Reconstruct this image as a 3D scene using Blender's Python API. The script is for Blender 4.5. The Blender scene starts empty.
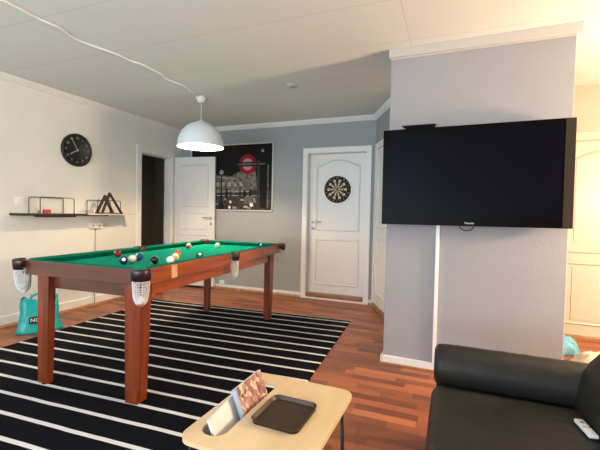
import bpy, bmesh, math, random
from mathutils import Vector, Matrix, noise
random.seed(7)
PI = math.pi
COL = bpy.context.scene.collection

# ------------------------------------------------------------------ materials
def mat(name, color, rough=.6, metal=0.0, spec=.5, emit=None, estr=0.0, coat=0.0, noise_amt=0.0, noise_scale=8.0,
        bump=0.0, bump_scale=60.0, stretch=None, sheen=0.0, alpha=None):
    m = bpy.data.materials.new(name); m.use_nodes = True
    nt = m.node_tree; b = nt.nodes['Principled BSDF']
    c = (*color, 1.0)
    b.inputs['Base Color'].default_value = c
    b.inputs['Roughness'].default_value = rough
    b.inputs['Metallic'].default_value = metal
    b.inputs['Specular IOR Level'].default_value = spec
    b.inputs['Coat Weight'].default_value = coat
    b.inputs['Sheen Weight'].default_value = sheen
    if emit:
        b.inputs['Emission Color'].default_value = (*emit, 1.0); b.inputs['Emission Strength'].default_value = estr
    tc = nt.nodes.new('ShaderNodeTexCoord'); mp = nt.nodes.new('ShaderNodeMapping')
    nt.links.new(tc.outputs['Object'], mp.inputs['Vector'])
    if stretch: mp.inputs['Scale'].default_value = stretch
    if noise_amt > 0:
        n = nt.nodes.new('ShaderNodeTexNoise'); n.inputs['Scale'].default_value = noise_scale; n.inputs['Detail'].default_value = 4
        nt.links.new(mp.outputs[0], n.inputs['Vector'])
        r = nt.nodes.new('ShaderNodeValToRGB')
        lo = tuple(max(0, x * (1 - noise_amt)) for x in color); hi = tuple(min(1, x * (1 + noise_amt)) for x in color)
        r.color_ramp.elements[0].position = .3; r.color_ramp.elements[1].position = .7
        r.color_ramp.elements[0].color = (*lo, 1); r.color_ramp.elements[1].color = (*hi, 1)
        nt.links.new(n.outputs['Fac'], r.inputs['Fac']); nt.links.new(r.outputs['Color'], b.inputs['Base Color'])
    if bump > 0:
        n2 = nt.nodes.new('ShaderNodeTexNoise'); n2.inputs['Scale'].default_value = bump_scale; n2.inputs['Detail'].default_value = 3
        nt.links.new(mp.outputs[0], n2.inputs['Vector'])
        bp = nt.nodes.new('ShaderNodeBump'); bp.inputs['Strength'].default_value = bump; bp.inputs['Distance'].default_value = .01
        nt.links.new(n2.outputs['Fac'], bp.inputs['Height']); nt.links.new(bp.outputs['Normal'], b.inputs['Normal'])
    return m

def nmath(nt, op, a, b=None, c=None):
    n = nt.nodes.new('ShaderNodeMath'); n.operation = op
    for i, v in enumerate((a, b, c)):
        if v is None: continue
        if isinstance(v, (int, float)): n.inputs[i].default_value = v
        else: nt.links.new(v, n.inputs[i])
    return n.outputs[0]

def wood_mat(name, c1, c2, rough=.35, scale=(1, 1, 1), coat=.2, dist=3.0):
    m = bpy.data.materials.new(name); m.use_nodes = True
    nt = m.node_tree; b = nt.nodes['Principled BSDF']
    tc = nt.nodes.new('ShaderNodeTexCoord'); mp = nt.nodes.new('ShaderNodeMapping'); mp.inputs['Scale'].default_value = scale
    nt.links.new(tc.outputs['Object'], mp.inputs['Vector'])
    n = nt.nodes.new('ShaderNodeTexNoise'); n.inputs['Scale'].default_value = 9; n.inputs['Detail'].default_value = 7
    n.inputs['Distortion'].default_value = dist * .15
    nt.links.new(mp.outputs[0], n.inputs['Vector'])
    r = nt.nodes.new('ShaderNodeValToRGB'); r.color_ramp.elements[0].position = .32; r.color_ramp.elements[1].position = .68
    r.color_ramp.elements[0].color = (*c1, 1); r.color_ramp.elements[1].color = (*c2, 1)
    nt.links.new(n.outputs['Fac'], r.inputs['Fac']); nt.links.new(r.outputs['Color'], b.inputs['Base Color'])
    b.inputs['Roughness'].default_value = rough; b.inputs['Coat Weight'].default_value = coat
    b.inputs['Coat Roughness'].default_value = .2
    return m

def floor_mat():
    m = bpy.data.materials.new('parquet'); m.use_nodes = True
    nt = m.node_tree; b = nt.nodes['Principled BSDF']
    tc = nt.nodes.new('ShaderNodeTexCoord'); sx = nt.nodes.new('ShaderNodeSeparateXYZ')
    nt.links.new(tc.outputs['Object'], sx.inputs[0])
    X, Y = sx.outputs[0], sx.outputs[1]
    row = nmath(nt, 'FLOOR', nmath(nt, 'DIVIDE', Y, .067))
    wn = nt.nodes.new('ShaderNodeTexWhiteNoise'); wn.noise_dimensions = '1D'; nt.links.new(row, wn.inputs['W'])
    xo = nmath(nt, 'DIVIDE', nmath(nt, 'ADD', X, nmath(nt, 'MULTIPLY', wn.outputs['Value'], 1.7)), .36)
    cell = nmath(nt, 'FLOOR', xo)
    cx = nt.nodes.new('ShaderNodeCombineXYZ'); nt.links.new(row, cx.inputs[0]); nt.links.new(cell, cx.inputs[1])
    w2 = nt.nodes.new('ShaderNodeTexWhiteNoise'); w2.noise_dimensions = '2D'; nt.links.new(cx.outputs[0], w2.inputs['Vector'])
    mp = nt.nodes.new('ShaderNodeMapping'); mp.inputs['Scale'].default_value = (3, 40, 1)
    nt.links.new(tc.outputs['Object'], mp.inputs['Vector']); nt.links.new(w2.outputs['Color'], mp.inputs['Location'])
    n = nt.nodes.new('ShaderNodeTexNoise'); n.inputs['Scale'].default_value = 2.2; n.inputs['Detail'].default_value = 6
    nt.links.new(mp.outputs[0], n.inputs['Vector'])
    f = nmath(nt, 'ADD', nmath(nt, 'MULTIPLY', w2.outputs['Value'], .62), nmath(nt, 'MULTIPLY', n.outputs['Fac'], .42))
    r = nt.nodes.new('ShaderNodeValToRGB'); e = r.color_ramp.elements
    e[0].position = .15; e[0].color = (.085, .024, .011, 1); e[1].position = .95; e[1].color = (.46, .155, .058, 1)
    k = e.new(.55); k.color = (.295, .087, .032, 1)
    nt.links.new(f, r.inputs['Fac'])
    # fine joints between the staves
    fy = nmath(nt, 'FRACT', nmath(nt, 'DIVIDE', Y, .067)); fx = nmath(nt, 'FRACT', xo)
    j = nmath(nt, 'MAXIMUM', nmath(nt, 'LESS_THAN', fy, .03), nmath(nt, 'LESS_THAN', fx, .006))
    mx = nt.nodes.new('ShaderNodeMix'); mx.data_type = 'RGBA'
    nt.links.new(nmath(nt, 'MULTIPLY', j, .45), mx.inputs['Factor']); nt.links.new(r.outputs['Color'], mx.inputs['A'])
    mx.inputs['B'].default_value = (.04, .012, .007, 1)
    nt.links.new(mx.outputs['Result'], b.inputs['Base Color'])
    b.inputs['Roughness'].default_value = .38; b.inputs['Specular IOR Level'].default_value = .45
    return m

def ceiling_mat():
    m = bpy.data.materials.new('ceiling_paint'); m.use_nodes = True
    nt = m.node_tree; b = nt.nodes['Principled BSDF']
    tc = nt.nodes.new('ShaderNodeTexCoord'); sx = nt.nodes.new('ShaderNodeSeparateXYZ')
    nt.links.new(tc.outputs['Object'], sx.inputs[0])
    X, Y = sx.outputs[0], sx.outputs[1]
    # panel joints every 0.56 m running across the room, and a staggered cross joint
    q = nmath(nt, 'DIVIDE', nmath(nt, 'ADD', Y, 3.089), .557)
    fy = nmath(nt, 'FRACT', nmath(nt, 'ADD', q, .004)); j1 = nmath(nt, 'LESS_THAN', fy, .009)
    xs = nmath(nt, 'DIVIDE', nmath(nt, 'ADD', X, -3.63 + 12.2), 2.44)
    j2 = nmath(nt, 'LESS_THAN', nmath(nt, 'FRACT', nmath(nt, 'ADD', xs, .001)), .002)
    j = nmath(nt, 'MAXIMUM', j1, j2)
    mx = nt.nodes.new('ShaderNodeMix'); mx.data_type = 'RGBA'
    nt.links.new(nmath(nt, 'MULTIPLY', j, .42), mx.inputs['Factor'])
    n = nt.nodes.new('ShaderNodeTexNoise'); n.inputs['Scale'].default_value = 1.5; nt.links.new(tc.outputs['Object'], n.inputs['Vector'])
    r = nt.nodes.new('ShaderNodeValToRGB'); r.color_ramp.elements[0].color = (.64, .655, .62, 1); r.color_ramp.elements[1].color = (.71, .722, .69, 1)
    nt.links.new(n.outputs['Fac'], r.inputs['Fac']); nt.links.new(r.outputs['Color'], mx.inputs['A'])
    mx.inputs['B'].default_value = (.30, .29, .27, 1)
    nt.links.new(mx.outputs['Result'], b.inputs['Base Color']); b.inputs['Roughness'].default_value = .75
    return m

RUG_A, RUG_S0, RUG_P, RUG_W = .06, -1.108, .1643, .027
def rug_mat():
    m = bpy.data.materials.new('striped_rug'); m.use_nodes = True
    nt = m.node_tree; b = nt.nodes['Principled BSDF']
    tc = nt.nodes.new('ShaderNodeTexCoord'); sx = nt.nodes.new('ShaderNodeSeparateXYZ')
    n0 = nt.nodes.new('ShaderNodeTexNoise'); n0.inputs['Scale'].default_value = 3.0
    nt.links.new(tc.outputs['Object'], n0.inputs['Vector'])
    nt.links.new(tc.outputs['Object'], sx.inputs[0])
    Y = nmath(nt, 'ADD', sx.outputs[1], nmath(nt, 'MULTIPLY', nmath(nt, 'SUBTRACT', n0.outputs['Fac'], .5), .012))
    # local y = 0 is the far edge; stripes start 0.088 below it
    q = nmath(nt, 'DIVIDE', nmath(nt, 'ADD', Y, .086 + RUG_W / 2 + 40 * RUG_P), RUG_P)
    st = nmath(nt, 'LESS_THAN', nmath(nt, 'FRACT', q), RUG_W / RUG_P)
    edge = nmath(nt, 'GREATER_THAN', sx.outputs[1], -.012)
    st = nmath(nt, 'MAXIMUM', st, edge)
    n = nt.nodes.new('ShaderNodeTexNoise'); n.inputs['Scale'].default_value = 220; nt.links.new(tc.outputs['Object'], n.inputs['Vector'])
    r1 = nt.nodes.new('ShaderNodeValToRGB'); r1.color_ramp.elements[0].color = (.0015, .0015, .003, 1); r1.color_ramp.elements[1].color = (.006, .006, .009, 1)
    r2 = nt.nodes.new('ShaderNodeValToRGB'); r2.color_ramp.elements[0].color = (.55, .54, .51, 1); r2.color_ramp.elements[1].color = (.85, .84, .80, 1)
    for r in (r1, r2): nt.links.new(n.outputs['Fac'], r.inputs['Fac'])
    mx = nt.nodes.new('ShaderNodeMix'); mx.data_type = 'RGBA'
    nt.links.new(st, mx.inputs['Factor']); nt.links.new(r1.outputs['Color'], mx.inputs['A']); nt.links.new(r2.outputs['Color'], mx.inputs['B'])
    nt.links.new(mx.outputs['Result'], b.inputs['Base Color']); b.inputs['Roughness'].default_value = .95
    b.inputs['Specular IOR Level'].default_value = .1
    bp = nt.nodes.new('ShaderNodeBump'); bp.inputs['Strength'].default_value = .4; bp.inputs['Distance'].default_value = .004
    nt.links.new(n.outputs['Fac'], bp.inputs['Height']); nt.links.new(bp.outputs['Normal'], b.inputs['Normal'])
    return m

def ball_mat(name, color, stripe=False, spot=True):
    m = bpy.data.materials.new(name); m.use_nodes = True
    nt = m.node_tree; b = nt.nodes['Principled BSDF']
    tc = nt.nodes.new('ShaderNodeTexCoord'); sx = nt.nodes.new('ShaderNodeSeparateXYZ')
    nt.links.new(tc.outputs['Object'], sx.inputs[0])
    R = .0285
    f = None
    if stripe: f = nmath(nt, 'GREATER_THAN', nmath(nt, 'ABSOLUTE', sx.outputs[2]), R * .52)
    if spot:
        s = nmath(nt, 'GREATER_THAN', nmath(nt, 'ABSOLUTE', sx.outputs[0]), R * .90)
        f = s if f is None else nmath(nt, 'MAXIMUM', f, s)
    mx = nt.nodes.new('ShaderNodeMix'); mx.data_type = 'RGBA'
    if f is not None: nt.links.new(f, mx.inputs['Factor'])
    else: mx.inputs['Factor'].default_value = 0
    mx.inputs['A'].default_value = (*color, 1); mx.inputs['B'].default_value = (.85, .82, .72, 1)
    nt.links.new(mx.outputs['Result'], b.inputs['Base Color']); b.inputs['Roughness'].default_value = .12
    return m

def cover_mat():
    m = bpy.data.materials.new('magazine_cover_photo'); m.use_nodes = True
    nt = m.node_tree; b = nt.nodes['Principled BSDF']
    tc = nt.nodes.new('ShaderNodeTexCoord')
    v = nt.nodes.new('ShaderNodeTexVoronoi'); v.inputs['Scale'].default_value = 60
    n = nt.nodes.new('ShaderNodeTexNoise'); n.inputs['Scale'].default_value = 38; n.inputs['Detail'].default_value = 6
    nt.links.new(tc.outputs['Object'], v.inputs['Vector']); nt.links.new(tc.outputs['Object'], n.inputs['Vector'])
    s = nt.nodes.new('ShaderNodeSeparateColor'); nt.links.new(v.outputs['Color'], s.inputs[0])
    f = nmath(nt, 'ADD', nmath(nt, 'MULTIPLY', s.outputs[0], .5), nmath(nt, 'MULTIPLY', n.outputs['Fac'], .6))
    r = nt.nodes.new('ShaderNodeValToRGB'); e = r.color_ramp.elements
    e[0].position = .2; e[0].color = (.06, .025, .02, 1); e[1].position = .9; e[1].color = (.72, .66, .60, 1)
    for p, c in ((.38, (.24, .10, .08, 1)), (.5, (.38, .17, .15, 1)), (.62, (.48, .36, .30, 1)), (.74, (.62, .55, .48, 1))):
        k = e.new(p); k.color = c
    nt.links.new(f, r.inputs['Fac']); nt.links.new(r.outputs['Color'], b.inputs['Base Color']); b.inputs['Roughness'].default_value = .3
    return m

M = dict(
    wall_white=mat('white_wallpaper', (.71, .72, .68), .8, noise_amt=.03, noise_scale=3, bump=.15, bump_scale=120),
    wall_blue=mat('blue_grey_paint', (.305, .330, .340), .75, noise_amt=.03, noise_scale=3, bump=.12, bump_scale=120),
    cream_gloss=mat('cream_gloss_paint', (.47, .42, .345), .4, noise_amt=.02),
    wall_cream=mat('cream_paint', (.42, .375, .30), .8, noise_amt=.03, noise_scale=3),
    pillar=mat('pale_grey_paint', (.315, .318, .332), .75, noise_amt=.025, noise_scale=4, bump=.12, bump_scale=120),
    hall=mat('hall_paint', (.50, .49, .47), .8),
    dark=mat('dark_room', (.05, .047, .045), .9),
    white=mat('white_gloss_paint', (.74, .73, .70), .35, noise_amt=.02),
    trim=mat('white_trim_paint', (.76, .75, .72), .4, noise_amt=.02),
    plastic=mat('white_plastic', (.80, .79, .76), .35),
    shade=mat('white_lamp_shade', (.72, .80, .85), .35),
    shade_in=mat('white_shade_lining', (.92, .90, .86), .5),
    bulb=mat('glowing_bulb', (1, 1, 1), .5, emit=(1.0, .86, .66), estr=30),
    ceiling=ceiling_mat(), floor=floor_mat(), rug=rug_mat(),
    threshold=wood_mat('threshold_wood', (.20, .085, .03), (.36, .17, .06), .4, (1, 6, 6)),
    quarter=wood_mat('quarter_round_wood', (.28, .12, .05), (.42, .20, .09), .4, (2, 8, 8)),
    cherry=wood_mat('table_wood', (.185, .031, .006), (.38, .080, .015), .32, (1.2, .25, 4), .3),
    cherry_leg=wood_mat('table_leg_wood', (.12, .018, .003), (.235, .043, .009), .32, (4, 4, .3), .3),
    cherry_shaded=wood_mat('table_wood_shaded', (.075, .020, .009), (.135, .040, .017), .35, (.35, 3, 4), .3),  # table wood darkened, shade on the table end put into the colour
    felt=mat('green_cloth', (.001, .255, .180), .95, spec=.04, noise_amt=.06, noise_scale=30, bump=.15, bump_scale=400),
    felt_shaded=mat('green_cloth_shaded', (.001, .14, .088), .95, spec=.05, noise_amt=.06, noise_scale=30),  # same cloth in a darker copy, cushion shadow painted into the colour
    leather=mat('pocket_leather', (.022, .009, .009), .35, noise_amt=.2, noise_scale=30),
    net=mat('white_net_cord', (.72, .70, .67), .7),
    iron=mat('pocket_iron', (.5, .47, .42), .3, metal=.9),
    sticker=mat('tan_sticker', (.58, .36, .20), .5, noise_amt=.25, noise_scale=90),
    rubber=mat('black_rubber', (.02, .02, .02), .8),
    black_metal=mat('black_metal', (.012, .012, .013), .4, metal=.2),
    black_board=mat('black_board', (.02, .017, .016), .4),
    white_board=mat('pale_board', (.60, .56, .50), .5),
    steel=mat('brushed_steel', (.55, .54, .52), .3, metal=1.0),
    birch=wood_mat('birch_veneer', (.60, .43, .23), (.72, .55, .33), .4, (1.2, .35, 1), .1, 1.0),
    tray=mat('dark_brown_tray', (.036, .018, .009), .35, noise_amt=.12, noise_scale=25),
    cloth_bag=mat('grey_felt', (.50, .49, .47), .9, noise_amt=.06, noise_scale=60),
    paper=mat('white_paper', (.68, .67, .66), .5, noise_amt=.05, noise_scale=14),
    spine=mat('blue_spine', (.30, .40, .55), .4),
    cover=cover_mat(),
    sofa=mat('black_leather', (.018, .0175, .0145), .5, spec=.28, noise_amt=.15, noise_scale=6, bump=.35, bump_scale=25),
    remote=mat('white_remote', (.72, .72, .72), .35),
    grey_key=mat('grey_buttons', (.16, .16, .17), .5),
    clock_face=mat('black_clock_face', (.010, .012, .013), .55),
    clock_mark=mat('pale_clock_marks', (.36, .37, .37), .5),
    tv_body=mat('black_gloss_plastic', (.003, .0027, .0027), .3, spec=.04),
    tv_screen=mat('tv_screen_glass', (.003, .003, .008), .3, spec=.04),
    tv_side=mat('bezel_warm_reflection', (.022, .016, .010), .25, spec=.5),  # black bezel tinted brown: the warm reflection is painted into its colour
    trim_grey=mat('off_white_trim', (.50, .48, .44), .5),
    silver=mat('silver_logo', (.60, .60, .60), .4),
    teal_bag=mat('teal_plastic_bag', (.005, .34, .33), .35, noise_amt=.15, noise_scale=9, bump=.6, bump_scale=14),
    teal_cloth=mat('pale_teal_cloth', (.13, .34, .46), .8, noise_amt=.40, noise_scale=12, bump=.4, bump_scale=20),
    cream_cloth=mat('cream_cloth', (.50, .44, .35), .85, noise_amt=.08, noise_scale=10, bump=.4, bump_scale=20),
    red_box=mat('red_card', (.50, .035, .03), .45),
    grey_box=mat('grey_card', (.28, .28, .28), .6),
    rack=mat('dark_brown_rack', (.035, .020, .016), .4),
    sisal_black=mat('dartboard_black', (.012, .011, .010), .9, noise_amt=.2, noise_scale=200),
    sisal_cream=mat('dartboard_cream', (.58, .50, .34), .9, noise_amt=.1, noise_scale=200),
    dart_red=mat('dartboard_red', (.10, .012, .012), .9), dart_green=mat('dartboard_green', (.008, .05, .025), .9),
    p_black=mat('print_black', (.010, .009, .009), .6, spec=.12), p_dark=mat('print_dark_grey', (.040, .038, .036), .6, spec=.12, noise_amt=.6, noise_scale=24),
    p_mid=mat('print_mid_grey', (.12, .118, .10), .6, spec=.12, noise_amt=.7, noise_scale=20), p_light=mat('print_light_grey', (.30, .29, .26), .6, spec=.12, noise_amt=.5, noise_scale=30),
    p_white=mat('print_white', (.75, .74, .70), .6, spec=.12), p_red=mat('print_red', (.24, .012, .022), .6, spec=.12), p_pink=mat('print_pale_pink', (.42, .27, .26), .6, spec=.12),
    frame=mat('pale_frame', (.60, .58, .53), .35, metal=.2),
    cable=mat('white_cable', (.74, .74, .73), .5),
)

# ------------------------------------------------------------------ mesh builder
class MB:
    def __init__(s): s.bm = bmesh.new(); s.mats = []
    def mi(s, m):
        if m not in s.mats: s.mats.append(m)
        return s.mats.index(m)
    def _fin(s, faces, m, smooth):
        i = s.mi(m)
        for f in faces: f.material_index = i; f.smooth = smooth
    def box(s, lo, hi, m, bev=0.0, T=None, seg=2, smooth=False):
        lo, hi = Vector(lo), Vector(hi); c = (lo + hi) / 2; d = hi - lo
        n0 = set(s.bm.faces)
        r = bmesh.ops.create_cube(s.bm, size=1, matrix=Matrix.Translation(c) @ Matrix.Diagonal((*[abs(x) for x in d], 1)))
        vs = r['verts']
        if bev > 0:
            es = list({e for v in vs for e in v.link_edges})
            bmesh.ops.bevel(s.bm, geom=es, offset=min(bev, min(abs(x) for x in d) * .49), segments=seg, profile=.5, affect='EDGES')
        fs = [f for f in s.bm.faces if f not in n0]
        if T is not None: bmesh.ops.transform(s.bm, matrix=T, verts=list({v for f in fs for v in f.verts}))
        s._fin(fs, m, smooth or (bev > 0 and seg > 2)); return s
    def prism(s, pts, z0, z1, m, T=None, smooth_side=False, holes=None):
        """polygon pts (x,y), extruded z0..z1; holes: list of polygons cut out"""
        n0 = set(s.bm.faces)
        loops = [pts] + (holes or [])
        tops = []; bots = []
        for L in loops:
            tops.append([s.bm.verts.new((x, y, z1)) for x, y in L]); bots.append([s.bm.verts.new((x, y, z0)) for x, y in L])
        for t, b in zip(tops, bots):
            n = len(t)
            for i in range(n):
                f = s.bm.faces.new((b[i], b[(i + 1) % n], t[(i + 1) % n], t[i])); f.smooth = smooth_side
        if holes:
            for vs in (tops, bots):
                es = []
                for L in vs:
                    for i in range(len(L)): es.append(s.bm.edges.get((L[i], L[(i + 1) % len(L)])))
                bmesh.ops.triangle_fill(s.bm, edges=es, use_beauty=True)
        else:
            s.bm.faces.new(tops[0]); s.bm.faces.new(list(reversed(bots[0])))
        fs = [f for f in s.bm.faces if f not in n0]
        sm = {f: f.smooth for f in fs}
        if T is not None: bmesh.ops.transform(s.bm, matrix=T, verts=list({v for f in fs for v in f.verts}))
        i = s.mi(m)
        for f in fs: f.material_index = i; f.smooth = sm[f]
        bmesh.ops.recalc_face_normals(s.bm, faces=fs)
        return s
    def poly(s, P, m):
        vs = [s.bm.verts.new(p) for p in P]; f = s.bm.faces.new(vs); f.material_index = s.mi(m); return s
    def tube(s, path, r, m, n=8, closed=False, caps=True, T=None, flat=None):
        P = [Vector(p) for p in path]; N = len(P); rings = []
        up = None; n0 = set(s.bm.faces)
        for i, p in enumerate(P):
            a = P[(i - 1) % N] if (closed or i > 0) else P[i]; b = P[(i + 1) % N] if (closed or i < N - 1) else P[i]
            t = (b - a).normalized()
            if up is None:
                up = Vector((0, 0, 1)) if abs(t.z) < .9 else Vector((1, 0, 0))
            u = (up - t * up.dot(t)).normalized(); v = t.cross(u); up = u
            rr = r[i] if isinstance(r, (list, tuple)) else r
            rings.append([s.bm.verts.new(p + (u * math.cos(2 * PI * k / n) + v * math.sin(2 * PI * k / n)) * rr) for k in range(n)])
        for i in range(N if closed else N - 1):
            A, B = rings[i], rings[(i + 1) % N]
            for k in range(n): s.bm.faces.new((A[k], A[(k + 1) % n], B[(k + 1) % n], B[k]))
        if caps and not closed: s.bm.faces.new(list(reversed(rings[0]))); s.bm.faces.new(rings[-1])
        fs = [f for f in s.bm.faces if f not in n0]
        if T is not None: bmesh.ops.transform(s.bm, matrix=T, verts=list({v for f in fs for v in f.verts}))
        bmesh.ops.recalc_face_normals(s.bm, faces=fs); s._fin(fs, m, n > 4); return s
    def lathe(s, prof, m, n=32, T=None, a0=0, a1=2 * PI, close=False, smooth=True):
        """prof: list of (r, z) about z"""
        n0 = set(s.bm.faces); full = abs(a1 - a0 - 2 * PI) < 1e-6; cnt = n if full else n + 1; rings = []
        for r, z in prof:
            if r < 1e-6: rings.append([s.bm.verts.new((0, 0, z))])
            else: rings.append([s.bm.verts.new((r * math.cos(a0 + (a1 - a0) * k / n), r * math.sin(a0 + (a1 - a0) * k / n), z)) for k in range(cnt)])
        pairs = list(zip(rings, rings[1:])) + ([(rings[-1], rings[0])] if close else [])
        for A, B in pairs:
            for k in range(n):
                k2 = (k + 1) % cnt
                if len(A) == 1 and len(B) == 1: continue
                if len(A) == 1: s.bm.faces.new((A[0], B[k2], B[k]))
                elif len(B) == 1: s.bm.faces.new((A[k], A[k2], B[0]))
                else: s.bm.faces.new((A[k], A[k2], B[k2], B[k]))
        if close and not full:
            s.bm.faces.new([R[0] for R in rings]); s.bm.faces.new([R[-1] for R in reversed(rings)])
        fs = [f for f in s.bm.faces if f not in n0]
        if T is not None: bmesh.ops.transform(s.bm, matrix=T, verts=list({v for f in fs for v in f.verts}))
        bmesh.ops.recalc_face_normals(s.bm, faces=fs); s._fin(fs, m, smooth); return s
    def text(s, body, size, m, T, depth=.0008):
        cu = bpy.data.curves.new('t', 'FONT'); cu.body = body; cu.size = size; cu.align_x = 'CENTER'; cu.align_y = 'CENTER'; cu.extrude = depth
        o = bpy.data.objects.new('t', cu); COL.objects.link(o)
        bpy.context.view_layer.update()
        me = bpy.data.meshes.new_from_object(o.evaluated_get(bpy.context.evaluated_depsgraph_get()))
        me.transform(T); n0 = set(s.bm.faces); s.bm.from_mesh(me)
        s._fin([f for f in s.bm.faces if f not in n0], m, False)
        bpy.data.objects.remove(o); bpy.data.curves.remove(cu); bpy.data.meshes.remove(me); return s
    def build(s, name, parent=None, loc=None, rot=None):
        me = bpy.data.meshes.new(name); s.bm.to_mesh(me); s.bm.free()
        for m in s.mats: me.materials.append(M[m] if isinstance(m, str) else m)
        o = bpy.data.objects.new(name, me); COL.objects.link(o)
        if parent: o.parent = parent
        if loc: o.location = loc
        if rot: o.rotation_euler = rot
        return o

def tag(o, label=None, cat=None, group=None, kind=None):
    if label: o['label'] = label
    if cat: o['category'] = cat
    if group: o['group'] = group
    if kind: o['kind'] = kind
    return o
def empty(name, loc=(0, 0, 0), rz=0.0):
    o = bpy.data.objects.new(name, None); COL.objects.link(o); o.location = loc; o.rotation_euler = (0, 0, rz); o.empty_display_size = .1
    return o
def struct(o, label=None): return tag(o, label, kind='structure')
def TR(x, y, z): return Matrix.Translation((x, y, z))
def RZ(a): return Matrix.Rotation(a, 4, 'Z')
def RX(a): return Matrix.Rotation(a, 4, 'X')
def RY(a): return Matrix.Rotation(a, 4, 'Y')
def rrect(x0, y0, x1, y1, r, n=8):
    P = []
    for cx, cy, a in ((x1 - r, y1 - r, 0), (x0 + r, y1 - r, PI / 2), (x0 + r, y0 + r, PI), (x1 - r, y0 + r, 1.5 * PI)):
        for k in range(n + 1): P.append((cx + r * math.cos(a + PI / 2 * k / n), cy + r * math.sin(a + PI / 2 * k / n)))
    return P

# ------------------------------------------------------------------ room shell
H = 2.4
BY = -6.6; RX_ = 7.4
struct(MB().box((-.0, BY, -.1), (RX_, 0, 0), 'floor').build('floor'), 'reddish parquet floor of short staves')
struct(MB().box((-.12, BY, H), (RX_, .12, H + .1), 'ceiling').build('ceiling'), 'off-white panelled ceiling')
DY0, DY1, DZ = -.81, -.20, 1.945        # doorway in the left wall
m = MB(); m.box((-.12, BY, 0), (0, DY0, H), 'wall_white'); m.box((-.12, DY1, 0), (0, .12, H), 'wall_white'); m.box((-.12, DY0, DZ), (0, DY1, H), 'wall_white')
struct(m.build('wall_left'), 'white papered wall with a clock and shelves')
struct(MB().box((0, 0, 0), (2.130, .12, H), 'wall_blue').box((2.922, 0, 0), (3.10, .12, H), 'wall_blue').box((2.130, 0, 1.958), (2.922, .12, H), 'wall_blue').build('wall_back'), 'blue-grey wall with a dartboard door')
# skewed wall segment leaving the back wall corner
WAX, WAY = 3.035, 0.0
ang = math.atan2(-.907, .42)
T_ang = TR(WAX, WAY, 0) @ RZ(ang)
m = MB(); m.box((0, 0, 0), (1.02, .10, H), 'wall_blue', T=T_ang); struct(m.build('wall_angled'), 'short blue-grey wall running askew behind the grey pillar')
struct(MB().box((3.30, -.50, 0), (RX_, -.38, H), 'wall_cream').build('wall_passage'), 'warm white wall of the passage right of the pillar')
struct(MB().box((RX_, BY, 0), (RX_ + .1, -.38, H), 'wall_white').build('wall_right'))
struct(MB().box((0, BY - .1, 0), (RX_, BY, H), 'wall_white').build('wall_front'))
# pillar (free standing wall section with the television)
PA = -.0253; PX0, PX1, PY = 3.480, 4.655, -1.828
T_p = TR(PX0, PY, 0) @ RZ(PA); PW = PX1 - PX0
m = MB(); m.box((0, 0, 0), (PW, .36, H), 'pillar', T=T_p, bev=.004); struct(m.build('wall_pillar'), 'pale grey wall section carrying the television')
def crown_profile(): return [(0, 0), (.045, 0), (.045, -.012), (.030, -.030), (.012, -.052), (0, -.058)]
def run_profile(m, a, b, prof, z, matn):
    """profile (out, z) swept from a to b (2D); 'out' is to the right-hand side of a->b"""
    a, b = Vector(a), Vector(b); d = (b - a).normalized(); nrm = Vector((d.y, -d.x))
    A = [m.bm.verts.new((*(a + nrm * o), z + h)) for o, h in prof]; B = [m.bm.verts.new((*(b + nrm * o), z + h)) for o, h in prof]
    i = m.mi(matn); n = len(prof); fs = []
    for k in range(n): fs.append(m.bm.faces.new((A[k], A[(k + 1) % n], B[(k + 1) % n], B[k])))
    fs.append(m.bm.faces.new(A)); fs.append(m.bm.faces.new(list(reversed(B))))
    for f in fs: f.material_index = i
    bmesh.ops.recalc_face_normals(m.bm, faces=fs)
def wpt(T, x, y=0):
    v = T @ Vector((x, y, 0)); return (v.x, v.y)
CP = crown_profile()
m = MB(); run_profile(m, (0.0, BY), (0.0, -.0), CP, H, 'trim'); struct(m.build('trim_1'), 'white ceiling moulding on the left wall')
m = MB(); run_profile(m, (0.0, 0.0), (WAX, 0), CP, H, 'trim'); struct(m.build('trim_2'), 'white ceiling moulding on the back wall')
m = MB(); run_profile(m, (WAX, 0), wpt(T_ang, 1.0), CP, H, 'trim'); struct(m.build('trim_3'), 'white ceiling moulding on the angled wall')
PCP = [(0, 0), (.035, 0), (.035, -.060), (.006, -.070), (0, -.070)]
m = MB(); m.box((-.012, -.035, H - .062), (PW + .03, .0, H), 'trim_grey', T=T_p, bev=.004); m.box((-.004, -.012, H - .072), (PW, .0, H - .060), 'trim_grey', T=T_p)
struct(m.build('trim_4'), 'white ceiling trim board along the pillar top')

BP = [(0, .028), (.014, .028), (.014, .058), (.006, .066), (0, .066)]
QP = [(0, 0), (.028, 0), (.026, .014), (.015, .026), (0, .028)]
def baseboard(name, runs, label=None, h=0):
    m = MB()
    for a, b in runs:
        run_profile(m, a, b, [(o, z + (h if z > .03 else 0)) for o, z in BP], 0, 'trim'); run_profile(m, a, b, QP, 0, 'quarter')
    struct(m.build(name), label)
baseboard('baseboard_left', [((0, BY), (0, -.887)), ((0, -.12), (0, 0))], 'white baseboard with wooden strip on the left wall', .045)
baseboard('baseboard_back', [((0, 0), (2.06, 0)), ((2.99, 0), (WAX, 0))], 'white baseboard with wooden strip on the back wall')
m = MB(); m.box((-.02, -.016, .0), (PW, 0, .062), 'trim', T=T_p, bev=.003); m.box((-.02, -.028, 0), (PW, -.016, .012), 'quarter', T=T_p); m.box((-.016, -.016, 0), (0, .36, .062), 'trim', T=T_p, bev=.003)
struct(m.build('baseboard_pillar'), 'white baseboard around the grey pillar')
m = MB(); m.box((3.8547 - PX0 - .012, -.018, .062), (3.8547 - PX0 + .014, 0, 1.45), 'plastic', T=T_p, bev=.003)
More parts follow.
